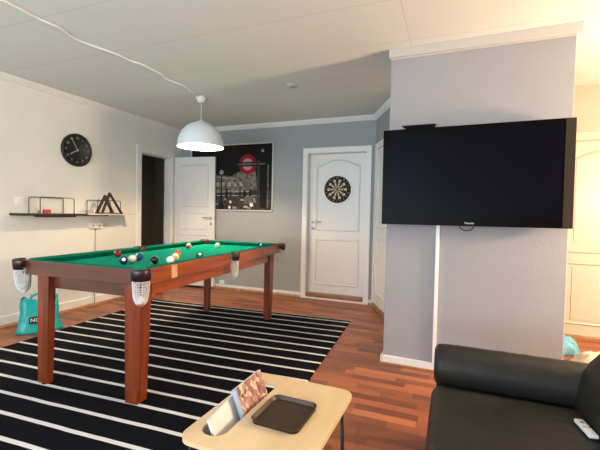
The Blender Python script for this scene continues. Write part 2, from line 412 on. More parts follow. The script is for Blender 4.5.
struct(m.build('trim_6'), 'white vertical cable cover from the television to the floor')

# ---- doors
def sweep_moulding(m, P, matn, w=.022, h=.010, y=0.0):
    """closed moulding along polygon P (x,z) on the plane y, rising towards -y"""
    n = len(P); prof = [(-w / 2, 0), (-w / 4, -h * .7), (0, -h), (w / 3, -h * .4), (w / 2, 0)]; rings = []
    for i in range(n):
        a, p, b = Vector(P[i - 1]), Vector(P[i]), Vector(P[(i + 1) % n])
        d1 = (p - a).normalized(); d2 = (b - p).normalized(); n1 = Vector((d1.y, -d1.x)); n2 = Vector((d2.y, -d2.x))
        k = (n1 + n2); k = k / max(.2, k.dot(n1))
        rings.append([m.bm.verts.new((p.x + k.x * o, y + q, p.y + k.y * o)) for o, q in prof])
    fs = []
    for i in range(n):
        A, B = rings[i], rings[(i + 1) % n]
        for k in range(len(prof) - 1): fs.append(m.bm.faces.new((A[k], A[k + 1], B[k + 1], B[k])))
    bmesh.ops.recalc_face_normals(m.bm, faces=fs); m._fin(fs, matn, False)
def rectP(x0, z0, x1, z1): return [(x0, z0), (x1, z0), (x1, z1), (x0, z1)]
def archP(x0, z0, x1, z1, rise):
    P = [(x0, z0), (x1, z0), (x1, z1)]; n = 18
    for k in range(1, n):
        t = k / n; s = math.sin(PI * t) ** 1.4
        P.append((x1 + (x0 - x1) * t, z1 + rise * s))
    P.append((x0, z1)); return P
def leaf(name, parent, w, z0, z1, panels, T, thick=.04, paint='white'):
    """door leaf whose front face lies in local y=0 looking to -y"""
    o = MB(); o.box((0, 0, z0), (w, thick, z1), paint, bev=.003)
    lf = o.build(name, parent); lf.matrix_local = T
    for P in panels:
        q = MB(); sweep_moulding(q, P, paint, .026, .011)
        c = Vector((sum(p[0] for p in P) / len(P), sum(p[1] for p in P) / len(P)))
        inner = [(c.x + (x - c.x) * .80, c.y + (z - c.y) * .88) for x, z in P]
        q.prism(inner, 0, .005, paint, T=RX(PI / 2)); 
        q.build('door_panel', lf)
    return lf
def lever(parent, x, z, direction=1, zk=-.09):
    h = MB(); h.lathe([(0, 0), (.024, 0), (.024, .006), (.020, .009), (0, .009)], 'steel', 20, T=TR(x, 0, z) @ RX(PI / 2))
    h.tube([(x, 0, z), (x, -.045, z), (x + direction * .02, -.052, z), (x + direction * .115, -.050, z)], .009, 'steel', 10)
    ho = h.build('door_handle', parent); ho['label'] = 'steel lever handle'
    k = MB(); k.lathe([(0, 0), (.022, 0), (.022, .006), (0, .008)], 'steel', 20, T=TR(x, 0, z + zk) @ RX(PI / 2)); k.build('keyhole_plate', parent)
    return ho
def casing(name, parent, x0, x1, zt, cw, T, thick=.018, floor_z=0, paint='trim'):
    m = MB(); m.box((x0, -thick, floor_z), (x0 + cw, 0, zt - cw), paint, bev=.002); m.box((x1 - cw, -thick, floor_z), (x1, 0, zt - cw), paint, bev=.002)
    m.box((x0, -thick, zt - cw), (x1, 0, zt), paint, bev=.002)
    o = m.build(name, parent); o.matrix_local = T; return o
# door 1: doorway in the left wall with the leaf swung open against the back wall
d1 = struct(empty('door_1', (0, DY1, 0)), 'white three-panel door standing open beside the black and white poster')
T1 = TR(0, 0, 0) @ RZ(-PI / 2) @ Matrix.Scale(1, 4)   # local x runs towards -y
m = MB()
m.box((0, DY0 - .078 - DY1, 0), (.018, DY0 - DY1, 1.945), 'trim', bev=.002); m.box((0, 0, 0), (.018, .075, 1.945), 'trim', bev=.002)
m.box((0, DY0 - .078 - DY1, 1.945), (.018, .075, 2.03), 'trim', bev=.002)
m.box((-.121, DY0 - DY1 + .0005, 0), (-.0005, DY0 - DY1 + .018, DZ - .018), 'trim'); m.box((-.121, -.018, 0), (-.0005, -.0005, DZ - .018), 'trim'); m.box((-.121, DY0 - DY1 + .0005, DZ - .018), (-.0005, -.0005, DZ - .0005), 'trim')
m.build('door_frame', d1)
lf = leaf('door_leaf', d1, .665, .03, 1.955,
          [rectP(.125, 1.225, .555, 1.835), rectP(.125, .885, .555, 1.125), rectP(.125, .17, .555, .80)],
          TR(.034, .028, 0) @ RZ(math.radians(8.0)))
lever(lf, .615, 1.055, -1)
h = MB()
for zz in (1.75, .3): h.tube([(-.004, -.006, zz - .04), (-.004, -.006, zz + .04)], .006, 'steel', 8)
h.build('hinge', lf)
# dark hall beyond it
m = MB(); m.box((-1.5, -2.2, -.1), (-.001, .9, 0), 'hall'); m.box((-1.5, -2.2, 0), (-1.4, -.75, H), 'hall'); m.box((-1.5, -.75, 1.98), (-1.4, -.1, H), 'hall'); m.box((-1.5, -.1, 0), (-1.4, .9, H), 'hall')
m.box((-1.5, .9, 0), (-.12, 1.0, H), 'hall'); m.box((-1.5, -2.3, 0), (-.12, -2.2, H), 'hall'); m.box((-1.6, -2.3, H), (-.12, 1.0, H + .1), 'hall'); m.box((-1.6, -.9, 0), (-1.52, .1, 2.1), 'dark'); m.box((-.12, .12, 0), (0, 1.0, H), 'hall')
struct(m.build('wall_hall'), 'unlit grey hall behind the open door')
# door 2: back wall door with the dartboard
d2 = struct(empty('door_2', (2.06, 0, 0)), 'closed white two-panel door with an arched top panel and a dartboard')
casing('door_frame', d2, 0, .93, 2.026, .068, Matrix.Identity(4))
lf = leaf('door_leaf', d2, .785, .074, 1.950,
          [archP(.105, .93, .69, 1.785, .085), rectP(.105, .20, .69, .80)], TR(.0755, .062, 0), .04)
lever(lf, .065, 1.040, 1)
m = MB(); m.box((.071, -.016, .022), (.861, .100, .073), 'threshold', bev=.004); m.build('threshold', d2)
m = MB(); m.box((0, -.024, 0), (.93, 0, .022), 'trim', bev=.004); m.build('sill_strip', d2)
m = MB(); m.box((.0705, -.002, .073), (.0750, .11, 1.957), 'trim'); m.box((.8615, -.002, .073), (.8610 - .0005, .11, 1.957), 'trim'); m.box((.075, -.002, 1.952), (.860, .11, 1.957), 'trim'); m.build('jamb', d2)
# door 3: in the angled wall
d3 = struct(empty('door_3', (WAX, WAY, 0)), 'white door seen edge-on in the angled wall, half hidden by the pillar')
d3.rotation_euler = (0, 0, ang)
casing('door_frame', d3, .035, .93, 2.03, .07, Matrix.Identity(4))
leaf('door_leaf', d3, .74, .055, 1.950, [rectP(.1, 1.0, .64, 1.80), rectP(.1, .20, .64, .86)], TR(.11, -.008, 0), .008)
m = MB(); m.box((.10, -.030, .0), (.86, 0, .055), 'threshold', bev=.004); m.build('threshold', d3)
# door 4: passage wall
d4 = struct(empty('door_4', (4.75, -.5, 0)), 'white arched-panel door in the warm lit passage right of the pillar')
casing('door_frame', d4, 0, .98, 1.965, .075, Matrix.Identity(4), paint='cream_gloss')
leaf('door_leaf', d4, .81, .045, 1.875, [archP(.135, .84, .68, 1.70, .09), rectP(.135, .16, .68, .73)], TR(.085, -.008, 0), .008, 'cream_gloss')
m = MB(); m.box((.075, -.034, 0), (.905, 0, .045), 'threshold', bev=.004); m.build('threshold', d4)
baseboard('baseboard_passage', [((3.3, -.50), (4.75, -.50)), ((5.73, -.50), (RX_, -.50))])

# ------------------------------------------------------------------ rug
m = MB(); RL, RW = 3.5, 2.51
ux = Vector((math.cos(RUG_A), math.sin(RUG_A))); uy = Vector((-math.sin(RUG_A), math.cos(RUG_A)))
o0 = ux * .41 + uy * -1.022
NXr = 1
m.box((0, -RL, .0), (RW, 0, .009), 'rug', bev=.003)
o = m.build('rug', None, (o0.x, o0.y, .0005), (0, 0, RUG_A))
tag(o, 'large black rug with thin white stripes under the pool table', 'rug')

# ------------------------------------------------------------------ pool table
TX, TY, TA = 2.336, -3.1605, .04287
HW, HL = .4825, 1.04
cT = Vector((TX, TY)) + Vector((math.cos(TA), math.sin(TA))) * -HW + Vector((-math.sin(TA), math.cos(TA))) * HL
pt = tag(empty('pool_table', (cT.x, cT.y, .0), TA), 'long wooden pool table with bright green cloth on the striped rug', 'pool table')
ZT, ZR, ZB = .816, .722, .775
FZ = .0100
def leg(cx, cy, sx, sy, wx0, wx1, wy0, wy1, xin):
    m = MB(); b = m.bm
    def ring(z, x0, x1, y0, y1): return [b.verts.new((x, y, z)) for x, y in ((x0, y0), (x1, y0), (x1, y1), (x0, y1))]
    # outer faces stay nearly plumb, inner faces taper
    def R(z, t):
        wx = wx0 + (wx1 - wx0) * t; wy = wy0 + (wy1 - wy0) * t
        xo = cx - sx * xin * t; xi = xo - sx * wx; yo = cy; yi = yo - sy * wy
        return ring(z, min(xo, xi), max(xo, xi), min(yo, yi), max(yo, yi))
    rs = [R(FZ + .010, 1), R(.36, .5), R(ZR - .002, 0)]
    for A, B in zip(rs, rs[1:]):
        for k in range(4): b.faces.new((A[k], A[(k + 1) % 4], B[(k + 1) % 4], B[k]))
    b.faces.new(list(reversed(rs[0]))); b.faces.new(rs[-1])
    es = [e for e in b.edges if abs(e.verts[0].co.z - e.verts[1].co.z) > .05]
    bmesh.ops.bevel(b, geom=es, offset=.004, segments=2, affect='EDGES', profile=.5)
    m._fin(list(b.faces), 'cherry_leg', False)
    l = m.build('leg', pt)
    f = MB(); X = cx - sx * (xin + wx1 / 2); Y = cy - sy * wy1 / 2
    f.lathe([(0, FZ - .0005), (.022, FZ - .0005), (.022, FZ + .010), (.018, FZ + .014), (0, FZ + .014)], 'rubber', 16, T=TR(X, Y, 0))
    f.build('foot', l)
for sx in (-1, 1):
    for sy in (-1, 1):
        leg(sx * (HW - ((.034 if sy < 0 else .050) if sx > 0 else (.108 if sy < 0 else .075))), sy * (HL - (.030 if sy < 0 else .070)), sx, sy, *(((.112, .088) if sx > 0 else (.096, .084)) if sy < 0 else (.070, .060)), *((.095, .085) if sx > 0 else (.054, .045)), .018 if sx > 0 else .0)
# rails: wooden fascia boards between the pockets
PCG, PMG = .052, .042
for sx in (-1, 1):
    for y0, y1 in ((-HL + (PCG if sx > 0 else .034), -PMG), (PMG, HL - .008)):
        m = MB(); x0, x1 = sorted((sx * HW, sx * (HW - .022))); m.box((x0, y0, ZR), (x1, y1, ZT - .003), 'cherry', bev=.003)
        m.build('side_rail', pt)
for sy in (-1, 1):
    m = MB(); y0, y1 = sorted((sy * HL, sy * (HL - .022))); m.box((-HW + (.004 if sy < 0 else .030), y0, ZR), (HW - (PCG if sy < 0 else .024), y1, ZT - .003), 'cherry_shaded', bev=.003)
    m.build('end_rail', pt)
# lower apron, set back
for sx in (-1, 1):
    m = MB(); x0, x1 = sorted((sx * (HW - .068), sx * (HW - .090))); m.box((x0, -HL + .165, ZR - .088), (x1, HL - .185, ZR), 'cherry', bev=.002)
    m.build('apron', pt)
for sy in (-1, 1):
    ins = .07 if sy < 0 else .09
    m = MB(); y0, y1 = sorted((sy * (HL - ins), sy * (HL - ins - .022))); m.box((-HW + .17, y0, ZR - .088), (HW - .17, y1, ZR), 'cherry_shaded', bev=.002)
    m.build('apron', pt)
# bed with pocket notches
def notch(cx, cy, r, a0, a1, n=10): return [(cx + r * math.cos(a0 + (a1 - a0) * k / n), cy + r * math.sin(a0 + (a1 - a0) * k / n)) for k in range(n + 1)]
w, l = HW - .030, HL - .030; rc, rm = .062, .040
P = []
P += notch(w, -l, rc, PI, PI / 2); P += notch(w + .012, 0, rm, PI * 1.5 - .3, PI / 2 + .3)
P += notch(w, l, rc, 1.5 * PI, PI); P += notch(-w, l, rc, 2 * PI, 1.5 * PI)
P += notch(-w - .012, 0, rm, PI / 2 - .3, -PI / 2 + .3); P += notch(-w, -l, rc, PI / 2, 0)
m = MB(); m.prism(P, ZB - .030, ZB, 'felt'); m.build('playing_cloth', pt)
m = MB(); m.box((-w + .07, -l + .07, ZR - .01), (w - .07, l - .07, ZB - .030), 'rack'); m.build('bed_base', pt)
# cushions: prism with sloped nose, mitred towards the pockets
CW = .052
def cushion(a, b, inward, wide=CW, mit0=.045, mit1=.045):
    """a,b outer 2D ends; inward 2D unit"""
    a, b, n = Vector(a), Vector(b), Vector(inward); d = (b - a).normalized()
    # profile: (inset, z)
    prof = [(0, ZT - .003), (0, ZT + .002), (wide * .7, ZT + .001), (wide, ZT - .008), (wide - .006, ZT - .018), (wide - .022, ZB), (.03, ZB), (.03, ZT - .003)]
    m = MB(); A = []; B = []
    for o, z in prof:
        t = o / wide
        pa = a + n * o + d * mit0 * t; pb = b + n * o - d * mit1 * t
        A.append(m.bm.verts.new((pa.x, pa.y, z))); B.append(m.bm.verts.new((pb.x, pb.y, z)))
    k = len(prof); fs = [m.bm.faces.new((A[i], A[(i + 1) % k], B[(i + 1) % k], B[i])) for i in range(k)]
    fs += [m.bm.faces.new(A), m.bm.faces.new(list(reversed(B)))]
    bmesh.ops.recalc_face_normals(m.bm, faces=fs); m._fin(fs, 'felt_shaded', False); m.build('cushion', pt)
e = .004
for sx in (-1, 1):
    cushion((sx * (HW - e), -HL + PCG), (sx * (HW - e), -PMG), (-sx, 0), mit0=.05, mit1=.012)
    cushion((sx * (HW - e), PMG), (sx * (HW - e), HL - PCG), (-sx, 0), mit0=.012, mit1=.05)
for sy in (-1, 1): cushion((-HW + PCG, sy * (HL - e)), (HW - PCG, sy * (HL - e)), (0, -sy), mit0=.05, mit1=.05)
# pockets with leather, iron and white net
def pocket(cx, cy, outdir, r, span, nl, sway):
    a = outdir; T = TR(cx, cy, 0)
    m = MB(); m.lathe([(r, ZR + .034), (r + .010, ZR + .032), (r + .014, ZT - .006), (r + .009, ZT + .004), (r - .002, ZT + .004), (r - .004, ZR + .05)], 'leather', 18, T=T, a0=a - span, a1=a + span, close=True)
    m.build('pocket_leather', pt)
    n = MB(); prof = [(r + .004, ZR + .044), (r + .002, ZR - .01), (r * .98, ZR - nl * .45), (r * .86, ZR - nl * .72), (r * .60, ZR - nl * .90), (r * .25, ZR - nl)]
    pr = []
    for (r0, z0), (r1, z1) in zip(prof, prof[1:]):
        for k in range(3): t = k / 3; pr.append((r0 + (r1 - r0) * t, z0 + (z1 - z0) * t))
    pr.append(prof[-1]); n.lathe(pr, 'net', 18, T=T)
    for v in n.bm.verts:
        t = (ZR + .03 - v.co.z) / (nl + .03)
        v.co.x += sway[0] * t * t; v.co.y += sway[1] * t * t
        q = noise.noise(v.co * 40) * .006 * t; v.co.x += q; v.co.y -= q
    bmesh.ops.triangulate(n.bm, faces=[f for i, f in enumerate(n.bm.faces) if i % 3 != 0])
    no = n.build('pocket_net', pt)
    w = no.modifiers.new('w', 'WIREFRAME'); w.thickness = .0050; w.use_even_offset = False
    return no
pocket(HW - .006, -HL + .006, -PI / 4, .042, 1.75, .112, (.0, .0))
pocket(-HW + .006, -HL + .006, -3 * PI / 4, .042, 1.75, .115, (.018, .0))
pocket(HW - .006, HL - .006, PI / 4, .042, 1.75, .10, (.0, .0))
pocket(-HW + .006, HL - .006, 3 * PI / 4, .042, 1.75, .10, (.0, .0))
pocket(HW + .012, 0, 0, .030, 1.5, .105, (.012, -.01))
pocket(-HW - .012, 0, PI, .030, 1.5, .105, (-.012, 0))
m = MB(); m.box((HW, .262 - HL, ZR + .004), (HW + .0012, .318 - HL, ZT - .008), 'sticker'); st = m.build('maker_sticker', pt); st['label'] = 'tan paper sticker on the side rail'

# balls
BR = .0285
def ball(x, y, z, matl, rot, label, group='pool balls lying on the green cloth'):
    m = MB(); bmesh.ops.create_uvsphere(m.bm, u_segments=28, v_segments=16, radius=BR); m._fin(list(m.bm.faces), matl, True)
    o = m.build('billiard_ball', None, (x, y, z), rot); return tag(o, label, 'ball', group)
bz = ZB + BR + .0006
ball(1.518, -2.571, bz, ball_mat('ball_maroon', (.16, .012, .015)), (.4, .5, 1.0), 'maroon ball with white spot near the left cushion')
ball(1.873, -2.848, bz, ball_mat('ball_blue_b', (.006, .022, .13)), (.2, -.35, -.75), 'dark blue ball with a white spot, left end of the near cluster')
ball(1.868, -2.768, bz, ball_mat('ball_cream', (.70, .68, .42), True), (.3, .2, 0), 'cream ball between the dark blue and the violet blue ball')
ball(1.812, -2.650, bz, ball_mat('ball_purple', (.035, .03, .22)), (.6, .8, 1.2), 'violet blue ball at the right end of the near cluster')
ball(2.036, -2.735, bz, ball_mat('ball_black', (.006, .006, .008)), (.2, -.7, 1.0), 'black ball alone near the middle of the near half')
ball(1.870, -2.297, bz, ball_mat('ball_orange', (.62, .14, .02)), (1.5, .2, .3), 'orange ball behind the yellow and white balls')
ball(2.030, -2.512, bz, ball_mat('ball_yellow', (.70, .46, .10), True), (.15, .2, 0), 'pale yellow striped ball between the orange and white balls')
ball(2.127, -2.679, bz, ball_mat('ball_white', (.84, .82, .76), False, False), (0, 0, 0), 'white ball nearest the right rail by the tan sticker')
ball(2.165, -2.400, bz, ball_mat('ball_green', (.003, .07, .07)), (0, -.9, -.8), 'dark green ball half hidden behind the right rail')
ball(1.539, -1.735, bz, ball_mat('ball_red_stripe', (.42, .03, .02), True), (.35, 0, 0), 'red and white ball near the far left corner')
ball(1.733, -1.525, bz, ball_mat('ball_ivory', (.80, .74, .58), False, False), (0, 0, 0), 'ivory ball alone near the far end of the table')
ball(2.160, -1.364, bz, ball_mat('ball_blue', (.01, .045, .26)), (1.2, .9, 1.0), 'small looking blue ball by the far right cushion')
ub = RZ(TA)
c = TR(cT.x, cT.y, 0) @ ub @ Vector((HW - .006, -HL + .006, ZR - .086))
ball(c.x, c.y, c.z, ball_mat('ball_net_red', (.55, .05, .05), True), (.9, .2, .4), 'red and white ball hanging inside the near corner pocket net', 'balls caught in the pocket nets')
c = TR(cT.x, cT.y, 0) @ ub @ Vector((-HW + .006, -HL + .006, ZR - .086))
ball(c.x, c.y, c.z, ball_mat('ball_net_dark', (.10, .06, .05), True), (.4, .2, .4), 'dark ball hanging inside the near left pocket net', 'balls caught in the pocket nets')

# ------------------------------------------------------------------ pendant lamp and ceiling things
LX, LY = 1.362, -1.325
pl = tag(empty('pendant_lamp', (LX, LY, H)), 'white dome pendant lamp hanging above the pool table', 'lamp')
m = MB(); m.lathe([(0, 0), (.056, 0), (.055, -.012), (.043, -.050), (.030, -.064), (0, -.066)], 'plastic', 28); m.build('ceiling_canopy', pl)
m = MB(); m.tube([(0, 0, -.060), (0, 0, -.30)], .0035, 'cable', 8); m.build('cord', pl)
R0 = .25; zt, zb = -.268, -.545
prof = []
for k in range(15):
    t = k / 14 * PI / 2; prof.append((R0 * math.sin(t), zb + (zt - zb) * math.cos(t)))
outp = prof
m = MB(); m.lathe([(max(0, r), z) for r, z in outp] + [(R0 - .001, zb - .003), (R0 - .005, zb)], 'shade', 48)
m.lathe([(r * (1 - .018), z - .004) for r, z in outp], 'shade_in', 48); m.lathe([(0, -.30), (.024, -.295), (.026, -.262), (.012, -.250), (0, -.25)], 'plastic', 20)
m.build('lamp_shade', pl)
m = MB(); m.lathe([(0, -.285), (.016, -.287), (.018, -.300), (.030, -.322), (.034, -.340), (.030, -.358), (.016, -.371), (0, -.374)], 'bulb', 20); m.build('bulb', pl)

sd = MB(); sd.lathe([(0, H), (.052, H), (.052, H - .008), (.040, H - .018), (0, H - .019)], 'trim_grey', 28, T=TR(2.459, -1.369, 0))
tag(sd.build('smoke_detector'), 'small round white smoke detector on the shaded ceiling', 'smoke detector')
pts = [(1.42, -4.6), (1.40, -3.9), (1.402, -3.307), (1.385, -3.12), (1.396, -2.958), (1.352, -2.83), (1.359, -2.712), (1.415, -2.50), (1.42, -2.36), (1.452, -2.258), (1.44, -2.02), (1.40, -1.93), (1.43, -1.75), (1.426, -1.647), (1.39, -1.55)]
def smooth_path(P, z, n=6):
    out = []
    for i in range(len(P) - 1):
        p0, p1, p2, p3 = [Vector(P[min(max(j, 0), len(P) - 1)]) for j in (i - 1, i, i + 1, i + 2)]
        for k in range(n):
            t = k / n; q = .5 * ((2 * p1) + (-p0 + p2) * t + (2 * p0 - 5 * p1 + 4 * p2 - p3) * t * t + (-p0 + 3 * p1 - 3 * p2 + p3) * t ** 3); out.append((q.x, q.y, z))
    out.append((P[-1][0], P[-1][1], z)); return out
m = MB(); m.tube(smooth_path(pts, H - .009), .0085, 'cable', 8)
m.tube([(1.39, -1.55, H - .007), (1.378, -1.46, H - .006), (1.365, -1.378, H - .010)], .005, 'cable', 8)
tag(m.build('ceiling_cable'), 'loose white cable wandering across the ceiling to the pendant lamp', 'cable')

# ------------------------------------------------------------------ left wall things
ck = tag(empty('wall_clock', (0, -1.767, 1.805)), 'round black wall clock on the white left wall', 'clock')
Tc = RY(PI / 2) @ RZ(PI / 2)          # local z -> +x (out of wall); local x -> +y; local y -> z
m = MB(); m.lathe([(0, .0), (.180, .0), (.183, .012), (.183, .030), (.176, .036), (.168, .030), (.166, .022), (0, .022)], 'clock_face', 56, T=Tc); m.build('case', ck)
for k in range(12):
    a = PI / 2 - (k + 1) * PI / 6
    m = MB(); m.text(str(k + 1), .036, 'clock_mark', Tc @ TR(.133 * math.cos(a), .133 * math.sin(a), .0232)); m.build('numeral', ck)
def hand(ang_, ln, w, z, nm):
    m = MB(); m.box((-.02, -w / 2, 0), (ln, w / 2, .0015), 'clock_mark', T=Tc @ TR(0, 0, z) @ RZ(ang_)); m.build(nm, ck)
hand(PI / 2 + math.radians(30), .145, .006, .0258, 'minute_hand'); hand(PI / 2 + math.radians(122), .100, .009, .024, 'hour_hand')
m = MB(); m.lathe([(0, .022), (.008, .022), (.008, .029), (0, .029)], 'clock_mark', 16, T=Tc); m.build('hub', ck)

sw = MB(); sw.box((0, -2.412, 1.172), (.010, -2.330, 1.254), 'plastic', bev=.003); sw.box((.010, -2.396, 1.188), (.014, -2.346, 1.238), 'plastic', bev=.002)
tag(sw.build('light_switch'), 'square white light switch above the left end of the black shelf', 'light switch')
ws = tag(empty('wall_socket', (0, -1.517, .949)), 'white double wall socket under the shelves with a cord', 'socket')
m = MB(); m.box((0, -.085, -.030), (.030, .085, .034), 'plastic', bev=.005); m.build('socket_box', ws)
for yy in (-.042, .042):
    m = MB(); m.lathe([(0, 0), (.022, 0), (.022, .003), (.018, .003), (.016, -.0), (0, .0)], 'plastic', 20, T=TR(.030, yy, 0) @ RY(PI / 2)); m.build('outlet', ws)
m = MB(); m.tube([(.006, -1.517, .92), (.006, -1.522, .6), (.006, -1.53, .3), (.020, -1.535, .075), (.022, -1.54, .03)], .0035, 'grey_key', 6)
tag(m.build('power_cord'), 'thin grey cord running down the left wall below the socket', 'cord')

SZ = 1.095
def wire_frame(parent, yf0, yf1, yb0, yb1, z0, z1, xf, xb):
    m = MB(); r = .0042
    def rnd(P, closed=False): m.tube(P, r, 'black_metal', 6)
    rr = .015
    def hoop(x, y0, y1): rnd([(x, y0, z0), (x, y0, z1 - rr), (x, y0 + rr * .3, z1 - rr * .3), (x, y0 + rr, z1), (x, y1 - rr, z1), (x, y1 - rr * .3, z1 - rr * .3), (x, y1, z1 - rr), (x, y1, z0)])
    hoop(xf, yf0, yf1); hoop(xb, yb0, yb1)
    m.build('wire_rail', parent)
s1 = tag(empty('wall_shelf', (0, -2.175, SZ)), 'black wall shelf left of the socket carrying a small red box', 'shelf', 'wall shelves on the left wall')
m = MB(); m.box((0, -.286, -.022), (.20, .398, 0), 'black_board', bev=.002); m.build('board', s1)
wire_frame(s1, -.115, .245, -.115, .245, 0, .163, .188, .02)
m = MB(); m.box((0.002, -.05, -.038), (.15, .30, -.022), 'black_board', bev=.002); m.build('bracket', s1)
s2 = tag(empty('wall_shelf', (0, -1.43, SZ)), 'pale wall shelf right of the black one, carrying triangle racks', 'shelf', 'wall shelves on the left wall')
m = MB(); m.box((0, -.338, -.012), (.20, .345, 0), 'white_board', bev=.002); m.build('board', s2)
wire_frame(s2, -.21, .11, -.21, .11, 0, .157, .188, .02)
m = MB(); m.box((0.002, -.28, -.026), (.12, .0, -.012), 'black_board', bev=.002); m.build('bracket', s2)
m = MB(); m.box((.13, -2.230, SZ), (.16, -2.160, SZ + .040), 'red_box', bev=.003); tag(m.build('chalk_box'), 'small red box on the black wall shelf', 'box')
m = MB(); m.lathe([(0, SZ), (.012, SZ), (.013, SZ + .03), (0, SZ + .032)], 'grey_box', 14, T=TR(.145, -2.272, 0)); tag(m.build('small_jar'), 'tiny grey jar beside the red box on the shelf', 'jar')
m = MB(); m.box((.125, -1.745, SZ), (.165, -1.665, SZ + .045), 'grey_box', bev=.003); tag(m.build('cardboard_box'), 'small grey box left of the triangle racks', 'box')
def tri_rack(x, y0, y1, ya, zt_, lean, w, label):
    m = MB(); O = [(y0, 0), (y1, 0), (ya, zt_)]
    C = Vector((sum(p[0] for p in O) / 3, sum(p[1] for p in O) / 3))
    def inset(P, d):
        out = []
        for i in range(3):
            a, p, b = Vector(P[i - 1]), Vector(P[i]), Vector(P[(i + 1) % 3]); d1 = (p - a).normalized(); d2 = (b - p).normalized()
            n1 = Vector((-d1.y, d1.x)); n2 = Vector((-d2.y, d2.x)); k = n1 + n2; k = k / k.dot(n1); out.append(tuple(p + k * d))
        return out
    I = inset(O, w)
    T = TR(x, 0, SZ) @ RY(lean) @ Matrix(((0, 0, 1, 0), (1, 0, 0, 0), (0, 1, 0, 0), (0, 0, 0, 1)))
    m.prism(O, -.018, .018, 'rack', T=T, holes=[I])
    return tag(m.build('triangle_rack'), label, 'ball rack', 'triangle ball racks on the pale shelf')
tri_rack(.150, -1.635, -1.385, -1.510, .222, .0, .017, 'front dark ball triangle rack standing on the pale shelf')
tri_rack(.085, -1.50, -1.195, -1.390, .258, .0, .012, 'rear dark ball triangle rack, taller and further right')

# ------------------------------------------------------------------ back wall things
po = tag(empty('poster', (.21, 0, 1.165)), 'framed black and white night street poster with a red ring sign', 'poster')
PWd, PH = 1.405, .975; fr = .018
m = MB()
for lo, hi in (((0, -.022, 0), (PWd, 0, fr)), ((0, -.022, PH - fr), (PWd, 0, PH)), ((0, -.022, 0), (fr, 0, PH)), ((PWd - fr, -.022, 0), (PWd, 0, PH))): m.box(lo, hi, 'frame', bev=.002)
m.build('frame', po)
m = MB(); m.box((fr, -.010, fr), (PWd - fr, 0, PH - fr), 'p_black')
lay = [0]
def shp(P, mt):
    lay[0] += 1; y = -.010 - .0002 * lay[0]
    m.poly([(x, y, z) for x, z in P], mt)
def disc(cx, cz, r, mt, r0=None, n=36):
    shp([(cx + r * math.cos(-2 * PI * k / n), cz + r * math.sin(-2 * PI * k / n)) for k in range(n)], mt)
# local x = world x - .21 ; z = world z - 1.165
shp([(.02, .02), (1.385, .02), (1.385, .30), (.02, .34)], 'p_dark')
shp([(.02, .56), (.45, .53), (.80, .50), (1.05, .40), (1.05, .27), (.02, .25)], 'p_mid')
shp([(.75, .53), (.95, .60), (1.12, .58), (1.16, .30), (.78, .32)], 'p_mid')
for k in range(9):
    x = .06 + k * .10; shp([(x, .42), (x + .055, .415), (x + .055, .36), (x, .36)], 'p_light')
shp([(.02, .55), (.80, .475), (.80, .462), (.02, .535)], 'p_light')
shp([(.45, .30), (1.05, .29), (1.05, .275), (.45, .285)], 'p_light')
shp([(.02, .235), (1.30, .225), (1.30, .213), (.02, .22)], 'p_light')
for x, w_, h_ in ((.62, .05, .12), (.70, .03, .09), (.92, .06, .10), (1.02, .04, .12), (.86, .03, .15)): shp([(x, .20), (x + w_, .20), (x + w_ * .8, .20 + h_), (x + w_ * .2, .20 + h_)], 'p_black')
shp([(.95, .10), (1.08, .10), (1.08, .21), (.95, .21)], 'p_mid')
shp([(.535, .02), (.575, .02), (.562, .54), (.548, .54)], 'p_black')     # lamp post
shp([(.50, .02), (.61, .02), (.585, .14), (.525, .14)], 'p_black')
disc(.555, .565, .034, 'p_light')
shp([(1.15, .05), (1.19, .05), (1.19, .72), (1.15, .72)], 'p_dark'); shp([(1.20, .05), (1.30, .05), (1.30, .68), (1.20, .68)], 'p_black'); shp([(1.315, .05), (1.335, .05), (1.335, .66), (1.315, .66)], 'p_mid')
disc(1.235, .86, .022, 'p_light')
for x, z, r in ((.715, .13, .020), (.70, .050, .022), (1.065, .09, .030)): disc(x, z, r, 'p_white')
for x, z, w_, h_ in ((.74, .035, .09, .022), (.93, .05, .09, .022), (.99, .036, .07, .018), (.60, .16, .05, .02), (.87, .15, .08, .02), (1.09, .13, .05, .05), (.45, .09, .06, .02)): shp([(x, z), (x + w_, z - .006), (x + w_ * .8, z + h_), (x + w_ * .25, z + h_ * 1.3)], 'p_light')
disc(.995, .672, .143, 'p_red'); disc(.995, .672, .085, 'p_pink')
shp([(.825, .640), (1.145, .640), (1.145, .704), (.825, .704)], 'p_black')
shp([(1.175, .655), (1.29, .655), (1.29, .690), (1.175, .690)], 'p_black')
m.text('UNDERGROUND', .041, 'p_light', TR(.985, -.0195, .672) @ RX(PI / 2), .0003)
m.text('SUBWAY', .028, 'p_light', TR(1.232, -.0195, .672) @ RX(PI / 2), .0003)
m.build('print', po)

